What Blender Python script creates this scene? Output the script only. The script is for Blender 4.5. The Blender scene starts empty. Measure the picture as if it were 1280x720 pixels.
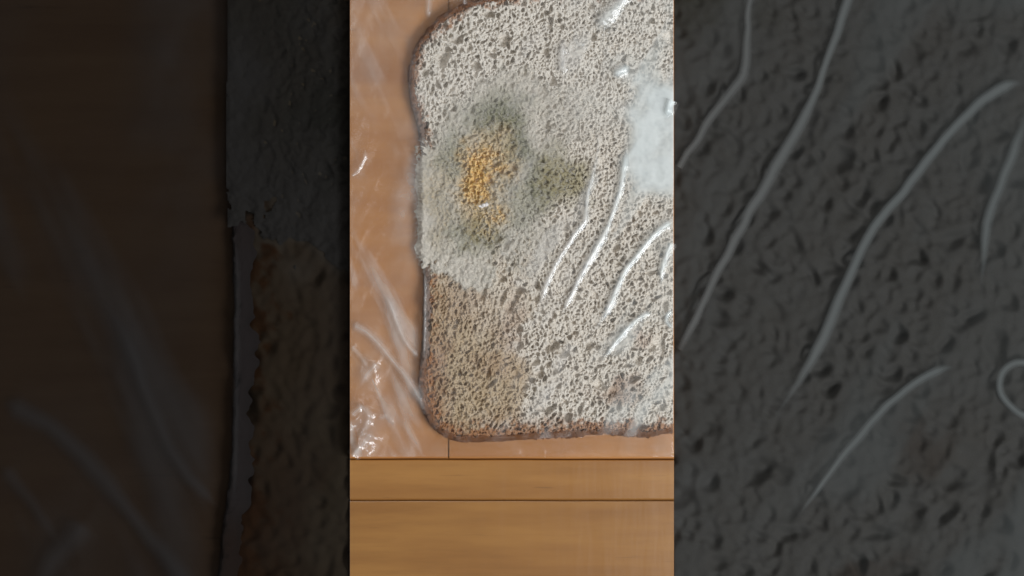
import bpy, math, random
import numpy as np
from mathutils import Vector

random.seed(7); rng = np.random.default_rng(7)
S = bpy.context.scene
COL = S.collection
K = 0.0002          # metres per unit of the working plan (a slice is about 550 units = 11 cm tall)
H = 1.0             # camera height over the top face of the slice
T = 15.0            # how far the slice's face stands above the board, in plan units (3 mm)

# ------------------------------------------------------------------ camera, light, exposure
cam = bpy.data.objects.new('camera', bpy.data.cameras.new('camera')); COL.objects.link(cam)
cam.location = (0, 0, H); cam.rotation_euler = (0, 0, 0)
cam.data.sensor_width = 36.0; cam.data.lens = 36.0 * H / (1280 * K)
cam.data.clip_start = 0.01; cam.data.clip_end = 50
S.camera = cam
w = bpy.data.worlds.new('World'); S.world = w; w.use_nodes = True
w.node_tree.nodes['Background'].inputs[0].default_value = (0.93, 0.97, 1.0, 1)
w.node_tree.nodes['Background'].inputs[1].default_value = 0.10

def area(name, loc, aim, sx, sy, power, col):
    d = bpy.data.lights.new(name, 'AREA'); d.shape = 'RECTANGLE'; d.size = sx; d.size_y = sy
    d.energy = power; d.color = col
    o = bpy.data.objects.new(name, d); COL.objects.link(o); o.location = loc
    o.rotation_euler = (Vector(aim) - Vector(loc)).to_track_quat('-Z', 'Y').to_euler()
    return o
# the window on the right that draws the glints on the creases, and the softer room light above
area('window_light', (0.62, -0.40, 0.74), (0, 0, 0), 0.52, 0.34, 12.0, (0.93, 0.97, 1.0))
area('ceiling_light', (0.49, -0.15, 2.0), (0.49, -0.15, 0), 0.76, 1.5, 8.5, (1.0, 0.98, 0.94))
area('far_window_light', (-0.2, 1.15, 0.75), (0, 0, 0), 0.9, 0.6, 4.8, (1.0, 0.98, 0.95))
S.view_settings.view_transform = 'Standard'; S.view_settings.look = 'None'
S.view_settings.exposure = -0.1; S.view_settings.gamma = 1.0; S.view_settings.use_curve_mapping = False
S.render.engine = 'CYCLES'
S.cycles.transparent_max_bounces = 16; S.cycles.max_bounces = 6; S.cycles.use_denoising = True; S.cycles.denoising_prefilter = 'ACCURATE'
S.cycles.sample_clamp_indirect = 3.0; S.cycles.use_adaptive_sampling = False
S.cycles.caustics_reflective = False; S.cycles.caustics_refractive = False

# ------------------------------------------------------------------ mapping plan -> world
def P(x, y, z):
    """plan coordinates (x right, y down, z up, all in plan units) -> metres"""
    x = np.asarray(x, float); y = np.asarray(y, float); z = np.asarray(z, float)
    f = (H - z * K) / H
    return np.stack([(x - 640) * K * f, (360 - y) * K * f, z * K + 0 * x], -1)
ZS = 3.16           # the two side pieces are copies of the middle slice, 3.16 times as large
ZB = -32.0
def PB(x, y, z):
    return P(640 + (np.asarray(x) - 640) * ZS, 360 + (np.asarray(y) - 360) * ZS, ZB + np.asarray(z) * ZS * 0.42)

# ------------------------------------------------------------------ numeric helpers
def ss(a, b, x):
    t = np.clip((x - a) / (b - a), 0, 1); return t * t * (3 - 2 * t)
def vnoise(x, y, sc, seed):
    r = np.random.default_rng(seed); n = 512
    L = r.random((n, n)); X = x / sc + 100.3; Y = y / sc + 100.7
    xi = np.floor(X).astype(int); yi = np.floor(Y).astype(int); fx = X - xi; fy = Y - yi
    fx = fx * fx * (3 - 2 * fx); fy = fy * fy * (3 - 2 * fy)
    a = L[yi % n, xi % n]; b = L[yi % n, (xi + 1) % n]; c = L[(yi + 1) % n, xi % n]; d = L[(yi + 1) % n, (xi + 1) % n]
    return (a * (1 - fx) + b * fx) * (1 - fy) + (c * (1 - fx) + d * fx) * fy
def fbm(x, y, sc, seed, o=4, g=0.5):
    s = 0; a = 1; t = 0
    for i in range(o):
        s = s + a * vnoise(x, y, sc / 2 ** i, seed + i * 17); t += a; a *= g
    return s / t
def seg_dist(X, Y, pts):
    """distance to a polyline and the run (0..1) along it of the nearest point"""
    pts = np.array(pts, float); D = np.full(X.shape, 1e9); U = np.zeros(X.shape)
    L = np.r_[0, np.cumsum(np.hypot(*np.diff(pts, axis=0).T))]
    for i in range(len(pts) - 1):
        a, b = pts[i], pts[i + 1]; v = b - a; l2 = v @ v
        t = np.clip(((X - a[0]) * v[0] + (Y - a[1]) * v[1]) / l2, 0, 1)
        d = np.hypot(X - a[0] - t * v[0], Y - a[1] - t * v[1]); m = d < D
        D = np.where(m, d, D); U = np.where(m, (L[i] + t * math.sqrt(l2)) / L[-1], U)
    return D, U
def spline(pts, n=8):
    p = np.array(pts, float); q = np.vstack([2 * p[0] - p[1], p, 2 * p[-1] - p[-2]]); out = []
    for i in range(1, len(q) - 2):
        for t in np.arange(n) / n:
            a, b, c, d = q[i - 1:i + 3]
            out.append(0.5 * (2 * b + (c - a) * t + (2 * a - 5 * b + 4 * c - d) * t * t + (3 * b - a - 3 * c + d) * t ** 3))
    out.append(p[-1]); return np.array(out)
def blur(A, s):
    ny, nx = A.shape; pad = int(4 * s); B = np.pad(A, pad, mode='edge')
    fy = np.fft.fftfreq(B.shape[0])[:, None]; fx = np.fft.rfftfreq(B.shape[1])[None]
    G = np.exp(-2 * (math.pi * s) ** 2 * (fx ** 2 + fy ** 2))
    return np.fft.irfft2(np.fft.rfft2(B) * G, s=B.shape)[pad:pad + ny, pad:pad + nx]
def blob(X, Y, cx, cy, rx, ry, rot=0, soft=0.35):
    c, s = math.cos(rot), math.sin(rot); u = ((X - cx) * c + (Y - cy) * s) / rx; v = (-(X - cx) * s + (Y - cy) * c) / ry
    return 1 - ss(1 - soft, 1 + soft, np.hypot(u, v))

# ------------------------------------------------------------------ the slice, worked out on a fine plan raster
X0, X1, Y0, Y1, ST = 494.0, 852.0, -24.0, 566.0, 0.5
xs = np.arange(X0, X1 + ST / 2, ST); ys = np.arange(Y0, Y1 + ST / 2, ST); GX, GY = np.meshgrid(xs, ys)
OUT = spline([(900, -16), (760, -18), (680, -14), (625, -7), (597, -1), (574, 7), (549, 22), (530, 43), (517, 67), (511, 96), (513, 124), (521, 152),
              (527, 190), (529, 250), (528, 300), (529, 340), (530, 400), (528, 438), (524, 466), (525, 492), (531, 516), (544, 537),
              (566, 549), (600, 552), (660, 549), (720, 545), (760, 543), (800, 546), (842, 542), (900, 541)], 6)
def inside(X, Y):
    pl = np.vstack([OUT, [950, 541], [950, -16]]); c = np.zeros(X.shape, bool)
    for (xa, ya), (xb, yb) in zip(pl, np.roll(pl, -1, axis=0)):
        if ya == yb: continue
        c ^= ((ya > Y) != (yb > Y)) & (X < (xb - xa) * (Y - ya) / (yb - ya) + xa)
    return c
dd, _ = seg_dist(GX, GY, OUT)
DIN = np.where(inside(GX, GY), dd, -dd)

# mould masks
nA = fbm(GX, GY, 38, 11); nB = fbm(GX, GY, 9, 12); nC = fbm(GX, GY, 3.5, 13, 3)
wx = GX + (nA - .5) * 46 + (nB - .5) * 22; wy = GY + (fbm(GX, GY, 38, 21) - .5) * 46 + (fbm(GX, GY, 9, 22) - .5) * 22
MW = np.maximum.reduce([blob(wx, wy, 558, 255, 62, 84, 0, .3), blob(wx, wy, 620, 205, 82, 84, 0, .4), blob(wx, wy, 575, 325, 44, 32, .3, .3),
                        blob(wx, wy, 700, 140, 46, 36, .5, .6) * .5, blob(wx, wy, 640, 140, 58, 44, 0, .5) * .85, blob(wx, wy, 655, 300, 46, 40, .5, .6) * .6])
MG = np.maximum.reduce([blob(wx, wy, 622, 152, 36, 28, 0, .75), blob(wx, wy, 566, 200, 24, 36, .2, .6) * .7, blob(wx, wy, 684, 226, 40, 32, -.4, .75),
                        blob(wx, wy, 645, 186, 26, 24, 0, .6) * .9, blob(wx, wy, 594, 298, 40, 26, .2, .8) * .85, blob(wx, wy, 552, 262, 18, 46, 0, .9) * .45, blob(wx, wy, 620, 225, 60, 66, 0, .6) * .35, blob(wx, wy, 660, 262, 30, 20, .2, .6) * .6])
MO = np.maximum(blob(wx, wy, 700, 222, 26, 34, 0, .6), blob(wx, wy, 605, 300, 26, 22, 0, .6) * .6)          # olive
MY = np.maximum(blob(wx + (nC - .5) * 22, wy + (nC - .5) * 16, 604, 228, 27, 47, .1, .98), blob(wx, wy, 546, 255, 18, 50, 0, .7) * .28)
# stretch direction and pore field
PD = np.zeros(GX.shape)
def pore(cx, cy, ra, rb, ang, depth, seed):
    R = max(ra, rb) * 1.5 + 1
    j0 = max(int((cx - R - X0) / ST), 0); j1 = min(int((cx + R - X0) / ST) + 2, len(xs)); i0 = max(int((cy - R - Y0) / ST), 0); i1 = min(int((cy + R - Y0) / ST) + 2, len(ys))
    if j1 <= j0 or i1 <= i0: return
    x = GX[i0:i1, j0:j1] - cx; y = GY[i0:i1, j0:j1] - cy; c, s = math.cos(ang), math.sin(ang)
    u = (x * c + y * s) / ra; v = (-x * s + y * c) / rb; th = np.arctan2(v, u)
    q = np.hypot(u, v) * (1 + .16 * np.sin(2 * th + seed) + .13 * np.sin(3 * th + seed * 2.3) + .07 * np.sin(5 * th + seed * 5.1))
    d = depth * np.clip(1 - q ** 2.4, 0, 1) ** .7
    PD[i0:i1, j0:j1] = np.maximum(PD[i0:i1, j0:j1], d)
dens = .62 + .7 * ss(.3, .65, fbm(GX, GY, 22, 45, 4)) * (1 - .35 * ss(700, 780, GX) * (1 - ss(240, 300, GY)))
def angle_at(x, y):
    if x < 565: return math.pi / 2 + random.gauss(0, .3)
    if 560 < x < 700 and 330 < y < 420: return math.atan2(y - 240, x - 605) + random.gauss(0, .35)
    return math.radians(-55) + random.gauss(0, .9)
PL = {}
def free(x, y, r, gap):
    c = int(x // 8), int(y // 8)
    for i in (-1, 0, 1):
        for j in (-1, 0, 1):
            for (a, b, q) in PL.get((c[0] + i, c[1] + j), ()):
                if math.hypot(a - x, b - y) < (q + r) * .95 + gap: return False
    PL.setdefault(c, []).append((x, y, r)); return True
def scatter(n, r0, r1, pw, dk, gap=.5):
    for _ in range(n):
        x = random.uniform(X0 + 10, X1); y = random.uniform(Y0, Y1 - 8); r = r0 + (r1 - r0) * random.random() ** pw
        if x < 640 and y > 350 and r > 3.6: r *= .6
        if x > 700 and y < 260 and r > 2.2: r *= .75
        if r < 3.2 and dens[int((y - Y0) / ST), int((x - X0) / ST)] < random.random() ** 1.3: continue
        if not free(x, y, r, gap): continue
        a = random.uniform(1.0, 1.9)
        pore(x, y, r * a ** .5, r / a ** .5, angle_at(x, y), r * dk * random.uniform(.6, 1.25), random.uniform(0, 6))
scatter(330, 3.2, 6.5, 2.4, 2.2, .2); scatter(7500, 1.5, 3.5, 1.9, 3.2, .2); scatter(18000, .7, 1.5, 1.1, 3.0, .1)
for _ in range(900):
    x = random.gauss(603, 24); y = random.gauss(228, 34); r_ = random.uniform(.9, 2.3); pore(x, y, r_ * 1.25, r_ * .9, random.uniform(0, 3.1), r_ * 3.2, random.uniform(0, 6))
for x, y, ra, rb, an, d in [(553, 74, 12, 8, 1.5, 9.5), (559, 62, 6, 4, .5, 6), (631, 50, 9, 7, .2, 8), (595, 82, 9, 4, .35, 6), (616, 69, 5, 4, 0, 5), (612, 18, 8, 4, .2, 6),
                            (576, 51, 3.5, 3, 0, 5), (688, 25, 5, 4, 1, 6), (683, 16, 4, 4, 0, 5), (702, 33, 4, 4, 0, 4), (682, 65, 6, 4, 1, 5), (683, 157, 5, 6, 0, 6),
                            (678, 114, 7, 7, 0, 3), (819, 56, 5, 4, 0, 6), (836, 47, 10, 9, .4, 10), (802, 84, 4, 5, 0, 4), (796, 110, 8, 3.5, 0, 3), (693, 432, 6, 8, .2, 8),
                            (705, 442, 5, 7, 1.4, 7), (685, 434, 4, 6, .6, 8), (664, 475, 5, 4, 0, 7), (675, 468, 5, 6, .3, 6), (649, 411, 4, 6, .3, 6), (614, 480, 8, 3.5, -.7, 8),
                            (535, 405, 11, 3.2, 1.5, 9), (594, 448, 4.5, 8, 0, 4), (636, 385, 9, 5, 1, 9), (628, 372, 5, 9, .2, 7), (604, 368, 4, 10, .2, 5), (642, 376, 6, 9, .6, 8),
                            (797, 450, 7, 5, .6, 3), (824, 432, 8, 13, .1, 3.5), (750, 482, 12, 5, .5, 4), (770, 490, 12, 7, 0, 3), (566, 490, 4, 5, 0, 5), (610, 466, 3, 7, .1, 5),
                            (798, 534, 9, 6, .1, 9), (725, 512, 4, 6, .2, 6), (687, 511, 6, 5, 0, 5), (535, 437, 2.5, 6, 0, 5), (828, 508, 5, 4, 0, 5), (772, 440, 5, 4, 0, 4)]:
    pore(x, y, ra, rb, an, min(d * 2.3, 13), x * .7 + y)
def foam(cs, seed, sx=1.0, sy=1.0):
    """cell walls: returns wall-to-middle distance of the cell and a random value per cell"""
    rr = np.random.default_rng(seed); n = 400; JX = rr.random((n, n)); JY = rr.random((n, n)); RV = rr.random((n, n))
    X = ((GX - 480) * sx + (fbm(GX, GY, 10, seed + 1, 2) - .5) * 7) / cs + 2; Y = ((GY + 40) * sy + (fbm(GX, GY, 10, seed + 2, 2) - .5) * 7) / cs + 2
    xi = np.floor(X).astype(int); yi = np.floor(Y).astype(int)
    F1 = np.full(GX.shape, 9.0); F2 = F1.copy(); V = np.zeros(GX.shape)
    for i in (-1, 0, 1):
        for j in (-1, 0, 1):
            a = (yi + i) % n; b = (xi + j) % n; d = np.hypot(xi + j + JX[a, b] - X, yi + i + JY[a, b] - Y)
            m = d < F1; F2 = np.where(m, F1, np.minimum(F2, d)); V = np.where(m, RV[a, b], V); F1 = np.where(m, d, F1)
    return F2 - F1, V
fa, va = foam(5.2, 301, 1.15, .9); fb, vb = foam(3.0, 305)
cells = ss(.03, .42, fa) * (va ** 1.6) * 4.2 + ss(.03, .45, fb) * (vb ** 1.5) * 2.2
rough = (fbm(GX, GY, 3.0, 31, 3) - .5) * 2.0 + 1.4 - cells * .85 + (fbm(GX, GY, 26, 32, 3) - .5) * 2.4
smear = 1 - .66 * np.clip(MW, 0, 1) * (1 - .95 * MY) * (1 - .35 * MG)
TAN = ss(330, 370, GY + (nA - .5) * 60) * (1 - ss(618, 672, wx + (nA - .5) * 70 + (GY - 440) * .12))
HC = rough * (.55 + .45 * smear) - PD * smear * (1 - .35 * TAN) - .6
HC = HC - 7 * (1 - ss(0, 11, DIN)) - np.where(DIN < 3.5, (3.5 - DIN) * 3, 0)
strand = fbm(GX * .7, GY * .7, 2.2, 41, 3)
HM = blur(HC, 2.4) + .46 * (HC - blur(HC, 2.4)) + 1.0 + (strand - .5) * 2.6
HME = .4 + np.minimum(DIN + (nB - .5) * 5, 0) * .95 + (strand - .5) * 3.2 + (nC - .5) * 2.4 + (nB - .5) * 3
HM = HM * ss(3, 18, DIN + (nB - .5) * 8) + HME * (1 - ss(3, 18, DIN + (nB - .5) * 8))
CR = np.clip((1 - ss(4, 15, DIN + (nB - .5) * 30 + (nC - .5) * 16 - 7 * (GY > 515) - 6 * (GY > 440) * (GX < 560))) , 0, 1) * (1 - .8 * ss(.3, .7, MW))
# bread colour blotches: damp brown marks
DP = np.maximum.reduce([blob(wx, wy, 537, 480, 20, 66, -.05, .8), blob(wx, wy, 560, 541, 60, 12, .1, .8) * .7, blob(wx, wy, 797, 424, 12, 9, -.6, .8) * .5, blob(wx, wy, 768, 488, 26, 10, .1, .9) * .8, blob(wx, wy, 612, 462, 26, 20, .2, .8) * .35,
                        blob(wx, wy, 560, 380, 40, 30, 0, .8) * .35, blob(wx, wy, 640, 410, 16, 40, 0, .8) * .45, blob(wx, wy, 590, 545, 80, 26, 0, .8) * .5, blob(wx, wy, 740, 545, 140, 16, 0, .8) * .6])
PALE = np.maximum.reduce([ss(618, 672, wx + (nA - .5) * 70 + (GY - 440) * .12) * (.72 + .28 * nB), blob(wx, wy, 655, 365, 90, 60, .7, .7) * .6, 1 - ss(130, 260, GY)])
HCS = blur(HC, 2.0)
def samp(A, x, y):
    fx = np.clip((x - X0) / ST, 0, len(xs) - 1.001); fy = np.clip((y - Y0) / ST, 0, len(ys) - 1.001)
    j = fx.astype(int); i = fy.astype(int); u = fx - j; v = fy - i
    return (A[i, j] * (1 - u) + A[i, j + 1] * u) * (1 - v) + (A[i + 1, j] * (1 - u) + A[i + 1, j + 1] * u) * v

# ------------------------------------------------------------------ mesh helpers
def mesh_from(name, V, F, mat, parent=None, attrs=None, smooth=True):
    me = bpy.data.meshes.new(name); V = np.asarray(V, np.float32); F = np.asarray(F, np.int32)
    me.vertices.add(len(V)); me.vertices.foreach_set('co', V.ravel())
    k = F.shape[1]; me.loops.add(F.size); me.loops.foreach_set('vertex_index', F.ravel())
    me.polygons.add(len(F)); me.polygons.foreach_set('loop_start', np.arange(0, F.size, k, dtype=np.int32))
    me.polygons.foreach_set('use_smooth', np.full(len(F), smooth)); me.update(calc_edges=True)
    for an, arr in (attrs or {}).items():
        a = me.attributes.new(an, 'FLOAT_COLOR', 'POINT'); a.data.foreach_set('color', np.asarray(arr, np.float32).ravel())
    me.materials.append(mat); o = bpy.data.objects.new(name, me); COL.objects.link(o)
    if parent: o.parent = parent
    return o
def grid_mesh(name, xr, yr, step, zf, mapf, mat, parent, keep=None, attrs=None, base=None):
    gx = np.arange(xr[0], xr[1] + 1e-6, step); gy = np.arange(yr[0], yr[1] + 1e-6, step); X, Y = np.meshgrid(gx, gy)
    Z = zf(X, Y)
    A = {n: f(X, Y) for n, f in (attrs or {}).items()}
    if base is not None:                                  # skirt down to the base all round the cut
        pad = lambda a, c=False: np.pad(a, ((1, 1), (1, 1)) + (((0, 0),) if c else ()), mode='edge')
        X, Y, Z = pad(X), pad(Y), pad(Z); A = {n: pad(a, True) for n, a in A.items()}
        Z[0] = Z[-1] = base; Z[:, 0] = Z[:, -1] = base
    ny, nx = X.shape; V = mapf(X, Y, Z).reshape(-1, 3); I = np.arange(ny * nx).reshape(ny, nx)
    F = np.stack([I[:-1, :-1], I[1:, :-1], I[1:, 1:], I[:-1, 1:]], -1).reshape(-1, 4)
    if keep is not None:
        kk = keep(X, Y); kf = (kk[:-1, :-1] & kk[1:, :-1] & kk[1:, 1:] & kk[:-1, 1:]).ravel(); F = F[kf]
        used = np.unique(F); rm = np.zeros(len(V), np.int32); rm[used] = np.arange(len(used)); F = rm[F]; V = V[used]
        A = {n: a.reshape(-1, 4)[used] for n, a in A.items()}
    return mesh_from(name, V, F, mat, parent, {n: a.reshape(-1, 4) for n, a in A.items()})
def empty(name, loc, label=None, cat=None, kind=None):
    o = bpy.data.objects.new(name, None); COL.objects.link(o); o.location = loc; o.empty_display_size = .01
    if label: o['label'] = label
    if cat: o['category'] = cat
    if kind: o['kind'] = kind
    return o

# ------------------------------------------------------------------ materials
def new_mat(name):
    m = bpy.data.materials.new(name); m.use_nodes = True; nt = m.node_tree; nt.nodes.clear()
    return m, nt, nt.nodes, nt.links
def mix(nt, fac, a, b):
    n = nt.nodes.new('ShaderNodeMix'); n.data_type = 'RGBA'
    for sock, v in ((n.inputs['Factor'], fac), (n.inputs['A'], a), (n.inputs['B'], b)):
        if hasattr(v, 'links'): nt.links.new(v, sock)
        elif isinstance(v, (int, float)): sock.default_value = v
        else: sock.default_value = (*v, 1)
    return n.outputs['Result']
def math_n(nt, op, a, b=0.0, clamp=False):
    n = nt.nodes.new('ShaderNodeMath'); n.operation = op; n.use_clamp = clamp
    for i, v in enumerate((a, b)):
        if hasattr(v, 'links'): nt.links.new(v, n.inputs[i])
        else: n.inputs[i].default_value = v
    return n.outputs[0]
def noise(nt, scale, detail=3, vec=None, rough=.55):
    n = nt.nodes.new('ShaderNodeTexNoise'); n.inputs['Scale'].default_value = scale; n.inputs['Detail'].default_value = detail; n.inputs['Roughness'].default_value = rough
    if vec: nt.links.new(vec, n.inputs['Vector'])
    return n.outputs['Fac']
def ramp(nt, f, a, b):
    n = nt.nodes.new('ShaderNodeMapRange'); nt.links.new(f, n.inputs[0]); n.inputs[1].default_value = a; n.inputs[2].default_value = b; return n.outputs[0]
def attr(nt, name):
    a = nt.nodes.new('ShaderNodeAttribute'); a.attribute_name = name; s = nt.nodes.new('ShaderNodeSeparateColor'); nt.links.new(a.outputs['Color'], s.inputs[0])
    return s.outputs[0], s.outputs[1], s.outputs[2], a.outputs['Alpha']
def vec_scaled(nt, sx, sy, sz):
    t = nt.nodes.new('ShaderNodeTexCoord'); m = nt.nodes.new('ShaderNodeMapping'); m.inputs['Scale'].default_value = (sx, sy, sz)
    nt.links.new(t.outputs['Object'], m.inputs['Vector']); return m.outputs['Vector']
def finish(m, nt, col, rough=.9, spec=.15, bump=None, bstr=.3, bdist=.0002, sss=0.0, coat=0.0, coat_rough=.3, coat_bump=None):
    p = nt.nodes.new('ShaderNodeBsdfPrincipled'); o = nt.nodes.new('ShaderNodeOutputMaterial')
    nt.links.new(col, p.inputs['Base Color']); p.inputs['Roughness'].default_value = rough; p.inputs['Specular IOR Level'].default_value = spec
    p.inputs['Coat Weight'].default_value = coat; p.inputs['Coat Roughness'].default_value = coat_rough
    if bump:
        b = nt.nodes.new('ShaderNodeBump'); b.inputs['Strength'].default_value = bstr; b.inputs['Distance'].default_value = bdist
        nt.links.new(bump, b.inputs['Height']); nt.links.new(b.outputs[0], p.inputs['Normal'])
        if coat_bump is None: nt.links.new(b.outputs[0], p.inputs['Coat Normal'])
    if coat_bump:
        b = nt.nodes.new('ShaderNodeBump'); b.inputs['Strength'].default_value = 1; b.inputs['Distance'].default_value = .00004
        nt.links.new(coat_bump, b.inputs['Height']); nt.links.new(b.outputs[0], p.inputs['Coat Normal'])
    nt.links.new(p.outputs[0], o.inputs[0]); return m
def tint(c, t): return tuple(a * b for a, b in zip(c, t))

def crumb_mat(name, t, fs=1.0, sp=.12):
    m, nt, N, L = new_mat(name)
    cr, dp, pale, _ = attr(nt, 'bread'); g, y, wh, ol = attr(nt, 'mould')
    n1 = noise(nt, 900 / fs, 4); n2 = noise(nt, 190 / fs, 3); n3 = noise(nt, 3200 / fs, 2)
    base = mix(nt, pale, tint((.41, .31, .195), t), tint((.66, .615, .55), t))
    base = mix(nt, math_n(nt, 'MULTIPLY', ramp(nt, n1, .45, .75), .45), base, tint((.38, .265, .175), t))
    base = mix(nt, math_n(nt, 'MULTIPLY', ramp(nt, n3, .5, .8), .3), base, tint((.72, .66, .58), t))
    base = mix(nt, math_n(nt, 'MULTIPLY', dp, .8), base, tint((.27, .135, .065), t))
    base = mix(nt, math_n(nt, 'MULTIPLY', wh, .62), base, tint((.60, .55, .46), t))
    base = mix(nt, math_n(nt, 'MULTIPLY', g, ramp(nt, n2, .1, .7)), base, tint((.22, .215, .145), t))
    base = mix(nt, math_n(nt, 'MULTIPLY', ol, .75), base, tint((.30, .25, .135), t))
    base = mix(nt, math_n(nt, 'MULTIPLY', y, ramp(nt, n1, .15, .65)), base, tint((.80, .49, .13), t))
    base = mix(nt, math_n(nt, 'MULTIPLY', cr, .85), base, mix(nt, ramp(nt, n1, .35, .7), tint((.40, .18, .065), t), tint((.13, .045, .02), t)))
    return finish(m, nt, base, .92, sp, n3, .35)
def crust_mat(name, t, fs=1.0):
    m, nt, N, L = new_mat(name); pale, _, _, _ = attr(nt, 'bread')
    n1 = noise(nt, 1500 / fs, 4, rough=.7); n2 = noise(nt, 240 / fs, 3)
    c = mix(nt, ramp(nt, n1, .38, .66), tint((.48, .19, .065), t), tint((.20, .068, .026), t))
    c = mix(nt, math_n(nt, 'MULTIPLY', ramp(nt, n2, .5, .75), .45), c, tint((.42, .22, .10), t))
    c = mix(nt, math_n(nt, 'MULTIPLY', pale, .7), c, tint((.46, .36, .31), t))
    return finish(m, nt, c, .8, .2, n1, 1.0, .0008 * fs)
def mould_mat(name, t, fs=1.0):
    m, nt, N, L = new_mat(name); g, y, wh, ol = attr(nt, 'mould')
    n1 = noise(nt, 1100 / fs, 4); n2 = noise(nt, 170 / fs, 3)
    c = mix(nt, ramp(nt, n2, .3, .7), tint((.52, .465, .39), t), tint((.66, .61, .535), t))
    c = mix(nt, math_n(nt, 'MULTIPLY', g, .95), c, mix(nt, n1, tint((.24, .235, .15), t), tint((.14, .14, .085), t)))
    c = mix(nt, math_n(nt, 'MULTIPLY', ol, .7), c, tint((.32, .26, .13), t))
    c = mix(nt, math_n(nt, 'MULTIPLY', y, .8), c, mix(nt, ramp(nt, n1, .38, .62), tint((.68, .42, .13), t), tint((.30, .19, .07), t)))
    return finish(m, nt, c, .95, .08, n1, .5, .0003 * fs)
def plain_mat(name, c, var, scale, rough=.9, spec=.1):
    m, nt, N, L = new_mat(name); n = noise(nt, scale, 3)
    return finish(m, nt, mix(nt, n, c, var), rough, spec, n, .3)
def wood_mat(name, light, dark, coat=.25, sp=.3, off=0.0):
    m, nt, N, L = new_mat(name)
    v = vec_scaled(nt, 1, 9, 1)
    a = nt.nodes.new('ShaderNodeVectorMath'); a.operation = 'ADD'; a.inputs[1].default_value = (off, off * 3, 0); nt.links.new(v, a.inputs[0]); v = a.outputs[0]
    n1 = noise(nt, 14, 5, v, .6); n2 = noise(nt, 90, 4, v, .65)
    vb = vec_scaled(nt, 5, .7, 1); nb = noise(nt, 32, 3, vb); blot = noise(nt, 9, 3, vec_scaled(nt, 1, 1.6, 1))
    vf = vec_scaled(nt, 1, 14, 1); nf = noise(nt, 60, 2, vf)
    c = mix(nt, ramp(nt, n1, .36, .64), light, dark)
    c = mix(nt, math_n(nt, 'MULTIPLY', ramp(nt, n2, .5, .85), .3), c, tuple(x * .6 for x in dark))
    c = mix(nt, math_n(nt, 'MULTIPLY', ramp(nt, blot, .3, .8), .35), c, tint(light, (1.2, 1.12, 1.0)))
    c = mix(nt, math_n(nt, 'MULTIPLY', ramp(nt, nf, .69, .76), .4), c, tuple(x * .5 for x in dark))
    return finish(m, nt, c, .5, sp, n2, .12, .0002, coat=coat, coat_rough=.14, coat_bump=nb)
def film_mat(name, milk_glare_col, gloss=1.0, rough=.13, milk_glare_gain=1.0, ior=1.5):
    m, nt, N, L = new_mat(name); mk, blue, _, _ = attr(nt, 'milk_glare')
    out = N.new('ShaderNodeOutputMaterial'); tr = N.new('ShaderNodeBsdfTransparent'); df = N.new('ShaderNodeBsdfDiffuse'); tl = N.new('ShaderNodeBsdfTranslucent')
    gl = N.new('ShaderNodeBsdfGlossy'); gl.inputs['Roughness'].default_value = rough; geo = N.new('ShaderNodeNewGeometry'); dt = N.new('ShaderNodeVectorMath'); dt.operation = 'DOT_PRODUCT'; L.new(geo.outputs['Incoming'], dt.inputs[0]); L.new(geo.outputs['Normal'], dt.inputs[1])
    f0 = ((ior - 1) / (ior + 1)) ** 2; fr = math_n(nt, 'ADD', f0, math_n(nt, 'MULTIPLY', 1 - f0, math_n(nt, 'POWER', math_n(nt, 'SUBTRACT', 1.0, math_n(nt, 'ABSOLUTE', dt.outputs['Value']), True), 5.0)))
    n = noise(nt, 700, 3); b = N.new('ShaderNodeBump'); b.inputs['Strength'].default_value = .12; b.inputs['Distance'].default_value = .0002; L.new(n, b.inputs['Height'])
    L.new(b.outputs[0], gl.inputs['Normal'])
    mc = mix(nt, blue, milk_glare_col, tint(milk_glare_col, (.98, 1.06, 1.08)))
    L.new(mc, df.inputs['Color']); L.new(mc, tl.inputs['Color'])
    s0 = N.new('ShaderNodeMixShader'); s0.inputs[0].default_value = .35; L.new(df.outputs[0], s0.inputs[1]); L.new(tl.outputs[0], s0.inputs[2])
    s1 = N.new('ShaderNodeMixShader'); L.new(math_n(nt, 'MULTIPLY', mk, milk_glare_gain, True), s1.inputs[0]); L.new(tr.outputs[0], s1.inputs[1]); L.new(s0.outputs[0], s1.inputs[2])
    s2 = N.new('ShaderNodeMixShader'); L.new(math_n(nt, 'MULTIPLY', fr, 0.95 * gloss, True), s2.inputs[0]); L.new(s1.outputs[0], s2.inputs[1]); L.new(gl.outputs[0], s2.inputs[2])
    L.new(s2.outputs[0], out.inputs[0]); return m

DIM_R = (.066, .070, .075)       # dimming put into the colours of the side copies of the slice
DIM_L = (.044, .043, .044)
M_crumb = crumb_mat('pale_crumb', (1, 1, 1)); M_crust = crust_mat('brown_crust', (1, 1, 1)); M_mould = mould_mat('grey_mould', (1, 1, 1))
M_crumb_r = crumb_mat('dimmed_crumb_r', DIM_R, 3.16, .02); M_crumb_l = crumb_mat('dimmed_crumb_l', DIM_L, 3.16, .02)
M_crust_l = crust_mat('dimmed_crust_l', tint(DIM_L, (1.5, 1.6, 1.9)), 3.16); M_mould_l = mould_mat('dimmed_mould_l', tint(DIM_L, (.62, .64, .68)), 3.16)
M_yellow = plain_mat('ochre_spores', (.82, .56, .20), (.50, .32, .11), 1500)
M_white = plain_mat('white_mould_lump', (.80, .76, .74), (.7, .66, .64), 900)
M_hair = plain_mat('mould_threads', (.58, .55, .49), (.46, .43, .38), 500)
M_film = film_mat('clear_film', (.88, .865, .85), 1.0, .085)
M_film_r = film_mat('dimmed_film_r', (.135, .134, .130), .03, .3, 1.0, 1.3)  # film of the side copies: dimmed in colour, hardly any gloss
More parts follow.
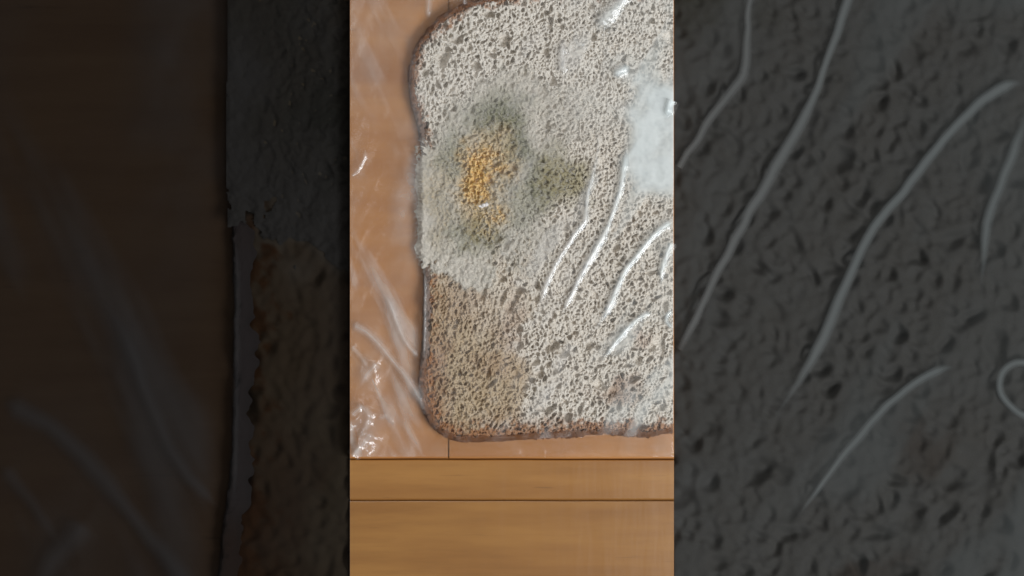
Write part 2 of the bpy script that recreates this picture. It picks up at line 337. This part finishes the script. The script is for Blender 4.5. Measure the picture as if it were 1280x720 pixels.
M_film_l = film_mat('dimmed_film_l', (.050, .047, .047), .02, .3, 1.0, 1.3)

# ------------------------------------------------------------------ table: planks
WZ = -T
def slab(name, x0, x1, y0, y1, ztop, th, mat, parent, mapf=P, nx=40, bev=1.5):
    """a plank with softly rounded long edges"""
    prof = [(y0, ztop - th), (y0, ztop - bev), (y0 + bev * .35, ztop - bev * .3), (y0 + bev, ztop)]
    prof += [(y1 - bev, ztop), (y1 - bev * .35, ztop - bev * .3), (y1, ztop - bev), (y1, ztop - th)]
    X = np.linspace(x0, x1, nx); rows = []
    for (y, z) in prof:
        wob = (fbm(X, np.full(nx, 11.0), 60, 71, 3) - .5) * .9
        rows.append(mapf(X, np.full(nx, y) + (wob if y not in () else 0), np.full(nx, z)))
    V = np.array(rows).reshape(-1, 3); n = len(prof); I = np.arange(n * nx).reshape(n, nx)
    F = np.stack([I[:-1, :-1], I[1:, :-1], I[1:, 1:], I[:-1, 1:]], -1).reshape(-1, 4)
    F = np.vstack([F, np.stack([I[0, :-1], I[0, 1:], I[-1, 1:], I[-1, :-1]], -1)])
    for c in (0, -1):
        for r in range(n // 2 - 1): F = np.vstack([F, [[I[r, c], I[r + 1, c], I[n - 2 - r, c], I[n - 1 - r, c]]]])
    return mesh_from(name, V, F, mat, parent, smooth=False)
table = empty('table', (0, 0, 0), kind='structure')
WA = wood_mat('board_wood', (.42, .185, .056), (.31, .120, .030), .35, .3, 0.0)
WB = wood_mat('edge_wood', (.34, .158, .036), (.24, .100, .019), 1.0, .3, 3.1)
WC = wood_mat('table_wood', (.30, .138, .030), (.21, .086, .016), .9, .3, 7.7)
slab('plank', 437.5, 560.2, -30, 573, WZ, 30, WA, table)
slab('plank', 561.6, 842.5, -30, 573, WZ, 30, WA, table)
slab('plank', 437.5, 842.5, 574.3, 624.3, WZ - 13, 30, WB, table)
slab('plank', 437.5, 842.5, 626.0, 750, WZ - 13.6, 30, WC, table)
under = plain_mat('joint_wood', (.30, .14, .045), (.24, .10, .03), 60, .9)  # brown wood seen in the gaps between planks
slab('underframe', 437.6, 842.4, -29, 749, WZ - 17, 27, under, table, nx=4)

# ------------------------------------------------------------------ slice builder
def bread_attr(X, Y):
    return np.stack([samp(CR, X, Y), samp(DP, X, Y), samp(PALE, X, Y), 0 * X + 1], -1)
def mould_attr(X, Y):
    return np.stack([np.clip(samp(MG, X, Y), 0, 1), np.clip(samp(MY, X, Y), 0, 1), np.clip(samp(MW, X, Y), 0, 1), np.clip(samp(MO, X, Y), 0, 1)], -1)
def build_slice(name, label, xr, yr, step, mapf, mc, mk, mm, mould=True, crust=True, base=-T + .5, HF=None):
    HF = HC if HF is None else HF
    root = empty(name, (0, 0, 0), label, 'bread slice')
    grid_mesh('crumb', xr, yr, step, lambda X, Y: np.maximum(samp(HF, X, Y), base), mapf, mc, root,
              keep=lambda X, Y: samp(DIN, X, Y) > 1.0, attrs={'bread': bread_attr, 'mould': mould_attr}, base=base)
    if crust:
        # the crust runs round the slice as a rough band with a ragged inner lip
        o = spline(OUT, 9); o = o[(o[:, 0] > xr[0]) & (o[:, 0] < xr[1]) & (o[:, 1] > yr[0]) & (o[:, 1] < yr[1])]
        seg = np.r_[0, np.cumsum(np.hypot(*np.diff(o, axis=0).T))]; n = int(seg[-1] / .8); t = np.linspace(0, seg[-1], n)
        ox = np.interp(t, seg, o[:, 0]); oy = np.interp(t, seg, o[:, 1]); tx = np.gradient(ox); ty = np.gradient(oy); l = np.hypot(tx, ty)
        nx_, ny_ = ty / l, -tx / l            # candidate normal, made to point outward
        if not (samp(DIN, ox + nx_ * 3, oy + ny_ * 3) < samp(DIN, ox - nx_ * 3, oy - ny_ * 3)).mean() > .5: nx_, ny_ = -nx_, -ny_
        lip = 3 + 9 * fbm(ox, oy, 7, 51, 3) * (.6 + .8 * vnoise(ox, oy, 40, 52))
        prof = [(-1.0, -3.2), (-.8, -1.3), (-.6, -.6), (-.4, -.7), (-.25, -1.4), (-.1, -2.4), (0, -4), (0, -6), (0, -9), (0, -12), (0, base)]
        V = []; A = []
        pale = np.clip(ss(325, 350, oy) * (1 - ss(440, 462, oy)) * (ox < 560) + ss(130, 165, oy) * (1 - ss(325, 345, oy)) * (ox < 560), 0, 1)
        for i, (a, z) in enumerate(prof):
            rr = (vnoise(ox + i * 3, oy + z * .8, 1.7, 53) - .5) * 4.2 + (vnoise(ox + z, oy + z, 9, 54) - .5) * 4.0
            rr = rr * (1 if i < len(prof) - 1 else .2) * (.35 if HF is HCS else 1)
            off = a * lip + rr - .6; V.append(mapf(ox + nx_ * off, oy + ny_ * off, np.maximum(z + rr * .9 * (i < 6) - 5 * ss(160, 180, oy) * (1 - ss(325, 340, oy)) * (ox < 560), base)))
            A.append(np.stack([pale, pale, pale, pale], -1))
        V = np.array(V); m = len(prof); I = np.arange(m * n).reshape(m, n)
        F = np.stack([I[:-1, :-1], I[1:, :-1], I[1:, 1:], I[:-1, 1:]], -1).reshape(-1, 4)
        mesh_from('crust', V.reshape(-1, 3), F, mk, root, {'bread': np.array(A).reshape(-1, 4)})
    if mould:
        cut = MW + (nB - .5) * .45 + (strand - .5) * .55 - .8 * MY - 2 * (DIN < np.where((GX < 545) & (GY > 165) & (GY < 345), -4 - 10 * nB, -1 - 3 * nC))
        grid_mesh('mould_patch', (max(xr[0], 498), min(xr[1], 770)), (max(yr[0], 70), min(yr[1], 375)), step, lambda X, Y: samp(HM, X, Y), mapf, mm, root,
                  keep=lambda X, Y: (samp(cut, X, Y) > .46) & (samp(DIN, X, Y) > (-1.5 if HF is HCS else -13.0)), attrs={'mould': mould_attr})
    return root

bread = build_slice('bread_slice', 'pale bread slice with yellow and green mould inside the clear bag on wood', (505.0, 842.0), (-22.0, 560.0), .6, P, M_crumb, M_crust, M_mould)

# ochre granules in the middle of the mould: lumps of spores
def granules(name, n, cx, cy, sx, sy, r0, r1, mat, parent, maskA=None, seed=5):
    r = np.random.default_rng(seed); V = []; F = []; ico = []
    a = (1 + 5 ** .5) / 2
    ic = np.array([(-1, a, 0), (1, a, 0), (-1, -a, 0), (1, -a, 0), (0, -1, a), (0, 1, a), (0, -1, -a), (0, 1, -a), (a, 0, -1), (a, 0, 1), (-a, 0, -1), (-a, 0, 1)]) / 1.9
    fc = np.array([(0, 11, 5), (0, 5, 1), (0, 1, 7), (0, 7, 10), (0, 10, 11), (1, 5, 9), (5, 11, 4), (11, 10, 2), (10, 7, 6), (7, 1, 8), (3, 9, 4), (3, 4, 2), (3, 2, 6), (3, 6, 8), (3, 8, 9), (4, 9, 5), (2, 4, 11), (6, 2, 10), (8, 6, 7), (9, 8, 1)])
    k = 0
    while k < n:
        x = r.normal(cx, sx); y = r.normal(cy, sy)
        if maskA is not None and samp(maskA, np.array([x]), np.array([y]))[0] < .15 + r.random() * .85: continue
        q = r0 + (r1 - r0) * r.random() ** 2; z = samp(HM, np.array([x]), np.array([y]))[0] + q * .3
        g = ic * (1 + r.normal(0, .22, (12, 1))) * q * np.array([1, 1 * r.uniform(.7, 1.5), .9]); th = r.uniform(0, 6.3)
        gx = g[:, 0] * math.cos(th) - g[:, 1] * math.sin(th); gy = g[:, 0] * math.sin(th) + g[:, 1] * math.cos(th)
        V.append(P(x + gx, y + gy, z + g[:, 2] * .8)); F.append(fc + 12 * k); k += 1
    return mesh_from(name, np.vstack(V), np.vstack(F), mat, parent)
g = granules('spore_granules', 620, 604, 224, 12, 22, .22, .8, M_yellow, bread, MY); g['kind'] = 'stuff'
granules('mould_lump', 10, 603, 257, 2.6, 1.2, 1.8, 2.8, M_white, bread, None, 9)

# threads of mycelium standing off the mould's edge
def threads(n, parent, seed):
    r = np.random.default_rng(seed); V = []; F = []; k = 0; edge = (MW > .3) & (MY < .3) & (DIN > -8) & ((DIN > 1) | ((GY > 170) & (GY < 335) & (GX < 545)))
    ii, jj = np.nonzero(edge); c = r.integers(0, len(ii), n)
    for q in c:
        x, y = xs[jj[q]], ys[ii[q]]; z0 = samp(HM, np.array([x]), np.array([y]))[0]
        an = math.atan2(y - 235, x - 600) + r.normal(0, .7); L = r.uniform(2, 8); wd = r.uniform(.09, .2); bend = r.normal(0, .35)
        px, py, pz = x, y, max(z0, -12)
        for s in range(4):
            t = s / 3; ww = wd * (1 - .7 * t); nx, ny = -math.sin(an), math.cos(an)
            V += [(px + nx * ww, py + ny * ww, pz), (px - nx * ww, py - ny * ww, pz)]
            px += math.cos(an) * L / 3; py += math.sin(an) * L / 3; an += bend; pz += (.5 if s < 2 else -.3)
        for s in range(3): b = k * 8 + s * 2; F.append((b, b + 1, b + 3, b + 2))
        k += 1
    V = np.array(V); return mesh_from('mould_threads', P(V[:, 0], V[:, 1], V[:, 2]), F, M_hair, parent, smooth=False)
h = threads(8000, bread, 3); h['kind'] = 'stuff'

# ------------------------------------------------------------------ film: drape, creases, milkiness and painted glare
# (points, height, width, milk and painted glint, fade-in, fade-out)
CREASES = [
    ([(750, 150), (747, 190), (741, 220), (735, 243), (733, 262), (732, 275), (722, 288), (712, 303), (700, 322), (688, 345), (680, 365), (672, 388)], 2.3, 2.3, .30, .42, .12),
    ([(785, 180), (781, 205), (776, 235), (769, 258), (757, 290), (746, 310), (736, 327), (722, 353), (712, 374), (700, 396)], 2.8, 2.9, .34, .12, .12),
    ([(843, 279), (836, 280), (824, 288), (808, 305), (795, 322), (783, 336), (776, 350), (771, 361), (760, 386), (742, 415)], 2.8, 2.9, .34, .05, .22),
    ([(816, 391), (808, 393), (796, 400), (784, 412), (773, 424), (762, 438), (752, 452)], 2.1, 2.1, .30, .10, .2),
    ([(792, -18), (776, 4), (764, 16), (754, 27), (743, 41)], 5.0, 6.5, .25, .02, .25),
    ([(846, 284), (841, 300), (834, 318), (828, 335), (826, 362)], 1.6, 3.0, .28, .3, .3),
    ([(789, 82), (778, 88), (764, 96)], 3.2, 4.6, .40, .3, .3),
    ([(845, 112), (839, 126), (833, 150)], 3.6, 5.0, .45, .2, .3),
    ([(706, 46), (703, 68), (705, 94)], 2.4, 3.6, .22, .3, .2),
    ([(716, 45), (723, 55), (733, 54)], 1.6, 1.5, .12, .2, .2),
    ([(846, 390), (839, 390), (834, 394), (834, 402), (840, 409), (846, 412)], 1.8, 1.8, .3, .05, .05),
    ([(476, 362), (487, 378), (497, 405), (509, 430), (524, 447)], 2.2, 2.6, .30, .3, .1),
    ([(438, 404), (458, 415), (474, 430), (492, 452), (510, 474), (524, 498), (530, 520)], 2.2, 3.4, .26, .05, .2),
    ([(438, 430), (452, 447), (462, 463)], 1.6, 2.6, .16, .1, .3),
    ([(471, 452), (464, 462), (456, 472), (448, 486)], 4.2, 4.6, .26, .1, .5),
    ([(456, 184), (456, 196), (451, 208), (444, 217), (436, 224)], 1.6, 1.5, .20, .25, .1),
    ([(531, 335), (531.5, 380), (531, 420), (530, 452)], 1.2, 1.0, .22, .2, .2),
    ([(538, -10), (536, 6), (534, 26)], 2.6, 3.4, .24, .1, .4),
    ([(581, -8), (580, 6)], 1.8, 1.6, .2, .1, .2),
    ([(438, 575), (449, 561), (461, 548), (466, 538)], 4.5, 4.0, .2, .05, .2),
    ([(452, 505), (462, 520), (456, 535), (444, 548)], 3.6, 3.2, .2, .2, .2),
    ([(470, 525), (484, 521), (494, 532)], 1.6, 1.8, .14, .2, .3),
    ([(438, 522), (446, 513), (456, 507)], 3.6, 3.0, .25, .1, .2),
]
CREASES = [(spline(p, 4), *r) for p, *r in CREASES]
FX0, FX1, FY0, FY1, FS = 424.0, 850.0, -24.0, 571.0, 1.0
def film_fields(X, Y):
    ina = (X > X0) & (X < X1) & (Y > Y0) & (Y < Y1)
    d, _ = seg_dist(X, Y, OUT[::2]); o = np.where(inside(X, Y), 0, d)
    z = 1.8 - (T - 3) * (1 - np.exp(-(np.maximum(o - 1, 0) / 34) ** 1.15))
    z += (fbm(X, Y, 60, 81, 3) - .5) * 5 * (.35 + .65 * ss(0, 20, o)) + (fbm(X, Y, 17, 82, 3) - .5) * 1.6
    z += (fbm(X + Y * .45, Y * .25, 14, 84, 3) - .5) * 1.6 * ss(10, 40, o)
    mk = .006 + .045 * (fbm(X + Y * .5, Y * .35, 30, 83, 4) - .4).clip(0) / .3 + .05 * ss(2, 20, o) * (X < 560) * fbm(X + .4 * Y, .3 * Y, 34, 85, 3) * 2
    blue = ss(690, 800, X)
    # crumpled corner, lower left
    c = blob(X, Y, 446, 545, 26, 34, 0, .7) + .6 * blob(X, Y, 462, 470, 16, 30, .4, .7)
    z += c * ((1 - np.abs(2 * fbm(X + Y * .5, Y - X * .3, 24, 91, 2) - 1)) - .5) * 13; mk += c * .12
    z += blob(X, Y, 762, 20, 30, 40, .6, .7) * (fbm(X, Y, 5, 92, 3) - .5) * 3.0
    for p, hgt, wd, m, fi, fo in CREASES:
        x0, y0 = p.min(0) - 40; x1, y1 = p.max(0) + 40
        s = (X > x0) & (X < x1) & (Y > y0) & (Y < y1)
        if not s.any(): continue
        dd_, u = seg_dist(X[s], Y[s], p); ta = ss(0, max(fi, .001), u) * (1 - ss(1 - max(fo, .001), 1, u))
        var = .88 + .24 * vnoise(u * 900 / 10, u * 0, 1.6, 95)
        wv = wd * (.9 + .2 * vnoise(u * 60, u * 0 + 3, 2, 96))
        z[s] += .35 * hgt * ta * np.exp(-(dd_ / (wv * 4)) ** 2)
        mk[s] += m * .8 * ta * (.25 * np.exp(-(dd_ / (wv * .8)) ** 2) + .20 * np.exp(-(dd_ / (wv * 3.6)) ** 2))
    sm = fbm(X + Y * .55, (Y - X * .3) * .3, 26, 99, 4)
    mk += .20 * ss(.52, .75, sm) * ss(600, 700, X) * (o <= 0) + .05 * ss(.5, .8, sm) * (o <= 0)
    st = fbm(X * .9 - Y * .42, (Y * .9 + X * .42) * .16, 17, 101, 3)
    mk += (.26 * ss(.5, .8, st) * ss(250, 380, Y) + .12 * ss(.5, .8, st)) * ss(2, 14, o) * (X < 545)
    # window glare and right-hand haze painted as whiteness; milky film on the left
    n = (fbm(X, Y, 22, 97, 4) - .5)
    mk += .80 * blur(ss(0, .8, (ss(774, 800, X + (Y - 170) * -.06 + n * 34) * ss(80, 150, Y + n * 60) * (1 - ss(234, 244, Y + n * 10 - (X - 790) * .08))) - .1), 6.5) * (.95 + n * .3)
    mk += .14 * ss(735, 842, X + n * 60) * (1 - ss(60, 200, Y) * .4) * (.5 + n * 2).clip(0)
    mk += .10 * ss(800, 842, X + n * 30) * ss(285, 300, Y) * (1 - ss(380, 420, Y + n * 30))
    mk += .09 * blob(X, Y, 815, 480, 40, 36, .6, .8) * (.6 + n * 3).clip(0) + .07 * blob(X, Y, 752, 100, 50, 70, .7, .8) * (.5 + n * 2).clip(0)
    mk += .08 * blob(X, Y, 728, 130, 60, 46, .2, .8) + .05 * blob(X, Y, 560, 120, 44, 60, 0, .7)
    mk += .30 * blob(X, Y, 511, 240, 17, 95, .05, .9) * (.6 + n * 2).clip(0) + .06 * blob(X, Y, 460, 70, 60, 90, 0, .7)
    return z, np.clip(mk, 0, .88), blue
MX, MYY = np.meshgrid(np.arange(FX0, FX1 + .1, FS), np.arange(FY0, FY1 + .1, FS))
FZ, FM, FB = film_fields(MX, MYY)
FZS = blur(FZ, 2.0)
def fsamp(A, x, y):
    fx = np.clip((x - FX0) / FS, 0, A.shape[1] - 1.001); fy = np.clip((y - FY0) / FS, 0, A.shape[0] - 1.001)
    j = fx.astype(int); i = fy.astype(int); u = fx - j; v = fy - i
    return (A[i, j] * (1 - u) + A[i, j + 1] * u) * (1 - v) + (A[i + 1, j] * (1 - u) + A[i + 1, j + 1] * u) * v
def milk_glare_attr(X, Y):
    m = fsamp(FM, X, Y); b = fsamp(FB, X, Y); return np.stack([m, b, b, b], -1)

bag = empty('plastic_bag', (0, 0, 0), 'clear crinkled plastic bag with bright crease glints around the pale mouldy slice', 'plastic bag')
grid_mesh('top_film', (438.0, 842.0), (FY0, FY1), 1.0, lambda X, Y: fsamp(FZ, X, Y), P, M_film, bag, attrs={'milk_glare': milk_glare_attr})
grid_mesh('back_film', (438.0, 842.0), (FY0, FY1), 6.0, lambda X, Y: -T + .25 + 0 * X, P, M_film, bag, attrs={'milk_glare': lambda X, Y: np.stack([.01 + 0 * X] * 4, -1)})

def creases(root, mapf, mat, xr, yr, lift, wk=1.0, mk_gain=1.0, hk=1.0):
    for p, hgt, wd, m, fi, fo in CREASES:
        L = np.r_[0, np.cumsum(np.hypot(*np.diff(p, axis=0).T))]; n = max(int(L[-1] / .9), 8); t = np.linspace(0, L[-1], n); u = t / L[-1]
        x = np.interp(t, L, p[:, 0]); y = np.interp(t, L, p[:, 1])
        x = x + (vnoise(t, t * 0 + p[0, 0], 7, 61) - .5) * 1.0; y = y + (vnoise(t, t * 0 + p[0, 1], 9, 62) - .5) * 1.0
        tx, ty = np.gradient(x), np.gradient(y); l = np.hypot(tx, ty); nx, ny = ty / l, -tx / l
        flip = np.sign((nx * .84 + ny * .54).mean()) or 1; nx, ny = nx * flip, ny * flip      # nx, ny look down-right in the plan
        ok = (x > xr[0] + 2) & (x < xr[1] - 2) & (y > yr[0]) & (y < yr[1])
        if ok.sum() < 5: continue
        i0, i1 = np.nonzero(ok)[0][[0, -1]]; sl = slice(i0, i1 + 1)
        ta = (ss(0, max(fi, .001), u) * (1 - ss(1 - max(fo, .001), 1, u)))[sl]; q = vnoise(t * 1.0, t * 0 + 5 + p[0, 0], 5, 63)[sl]; q2 = vnoise(t, t * 0 + 9, 14, 64)[sl]
        wv = wd * (.30 + .70 * ta) * (.85 + .35 * q2) * wk * (.8 + .5 * vnoise(t, t * 0 + 31 + p[0, 1], 26, 65)[sl]); V = []; A = []
        prof = [(-2.5, 0), (-1.9, .10), (-1.4, .40), (-.95, .78), (-.6, .97), (-.3, 1.0), (.05, .90), (.45, .68), (.85, .46), (1.25, .24), (1.7, .08), (2.3, 0)]
        for a, hh in prof:
            px = x[sl] + nx[sl] * a * wv; py = y[sl] + ny[sl] * a * wv
            z = fsamp(FZS, px, py) + lift + .45 + hh * wv * .78 * (.9 + .2 * q) * ta * hk
            V.append(mapf(px, py, z)); k = np.clip(m * (1.3 if (mk_gain != 1.0 or p[:, 0].max() < 560) else 1.9) * mk_gain * ta * max(1 - abs(a + .1) / 1.6, 0) ** .7, 0, 1)  # whiteness of the folded film plus a glint painted along its crest
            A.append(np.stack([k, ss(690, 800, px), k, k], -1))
        V = np.array(V); mm, nn = V.shape[:2]; I = np.arange(mm * nn).reshape(mm, nn)
        F = np.stack([I[:-1, :-1], I[1:, :-1], I[1:, 1:], I[:-1, 1:]], -1).reshape(-1, 4)
        mesh_from('crease', V.reshape(-1, 3), F, mat, root, {'milk_glare': np.array(A).reshape(-1, 4)})
creases(bag, P, M_film, (438.5, 841.5), (FY0, FY1), 0, .9)

# ------------------------------------------------------------------ enlarged copies of the middle on either side, dimmed in their colours
def board(name, label, px0, px1, mat):
    z = ZB + (-T) * ZS * .42
    o = slab(name, px0, px1, -80, 800, z - .5, 30, mat, None, P, nx=20)
    o['kind'] = 'structure'; return o
board('added_left_board', '', -70, 437.3, wood_mat('dimmed_left_wood', (.0200, .0122, .0072), (.0165, .0096, .0056), 0, .02))  # boards added under the side copies, their wood dimmed in colour
board('added_right_board', '', 842.7, 1350, wood_mat('dimmed_right_wood', (.022, .018, .014), (.018, .014, .011), 0, .02))
lx = 640 + (437.6 - 640) / ZS; rx = 640 + (842.4 - 640) / ZS
left = build_slice('bread_slice', 'dimmed enlarged copy of the slice edge with grey mould above, left of the bright clear bag', (505.0, lx), (238.0, 482.0), .5, PB, M_crumb_l, M_crust_l, M_mould_l, HF=HCS)
right = build_slice('bread_slice', 'dimmed enlarged copy of the open crumb filling the far right', (rx, 850.0), (238.0, 482.0), .5, PB, M_crumb_r, M_crust_l, M_mould_l, mould=False, crust=False, HF=HCS)
bl = empty('plastic_bag', (0, 0, 0), 'dimmed enlarged copy of the plastic bag with faint folds over the left copy of the slice', 'plastic bag')
grid_mesh('top_film', (425.0, lx), (238.0, 482.0), .7, lambda X, Y: fsamp(FZ, X, Y) + 1.5, PB, M_film_l, bl, attrs={'milk_glare': milk_glare_attr})
br = empty('plastic_bag', (0, 0, 0), 'dimmed enlarged copy of the plastic bag with four long grey creases over the right copy of the slice', 'plastic bag')
grid_mesh('top_film', (rx, 850.0), (238.0, 482.0), .6, lambda X, Y: fsamp(FZ, X, Y) + 1.5, PB, M_film_r, br, attrs={'milk_glare': milk_glare_attr})
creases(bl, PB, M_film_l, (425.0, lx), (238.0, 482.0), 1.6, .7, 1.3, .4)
creases(br, PB, M_film_r, (rx, 850.0), (238.0, 482.0), 1.6, .44, 2.6, .12)  # crease glints painted as pale colour on the dulled film
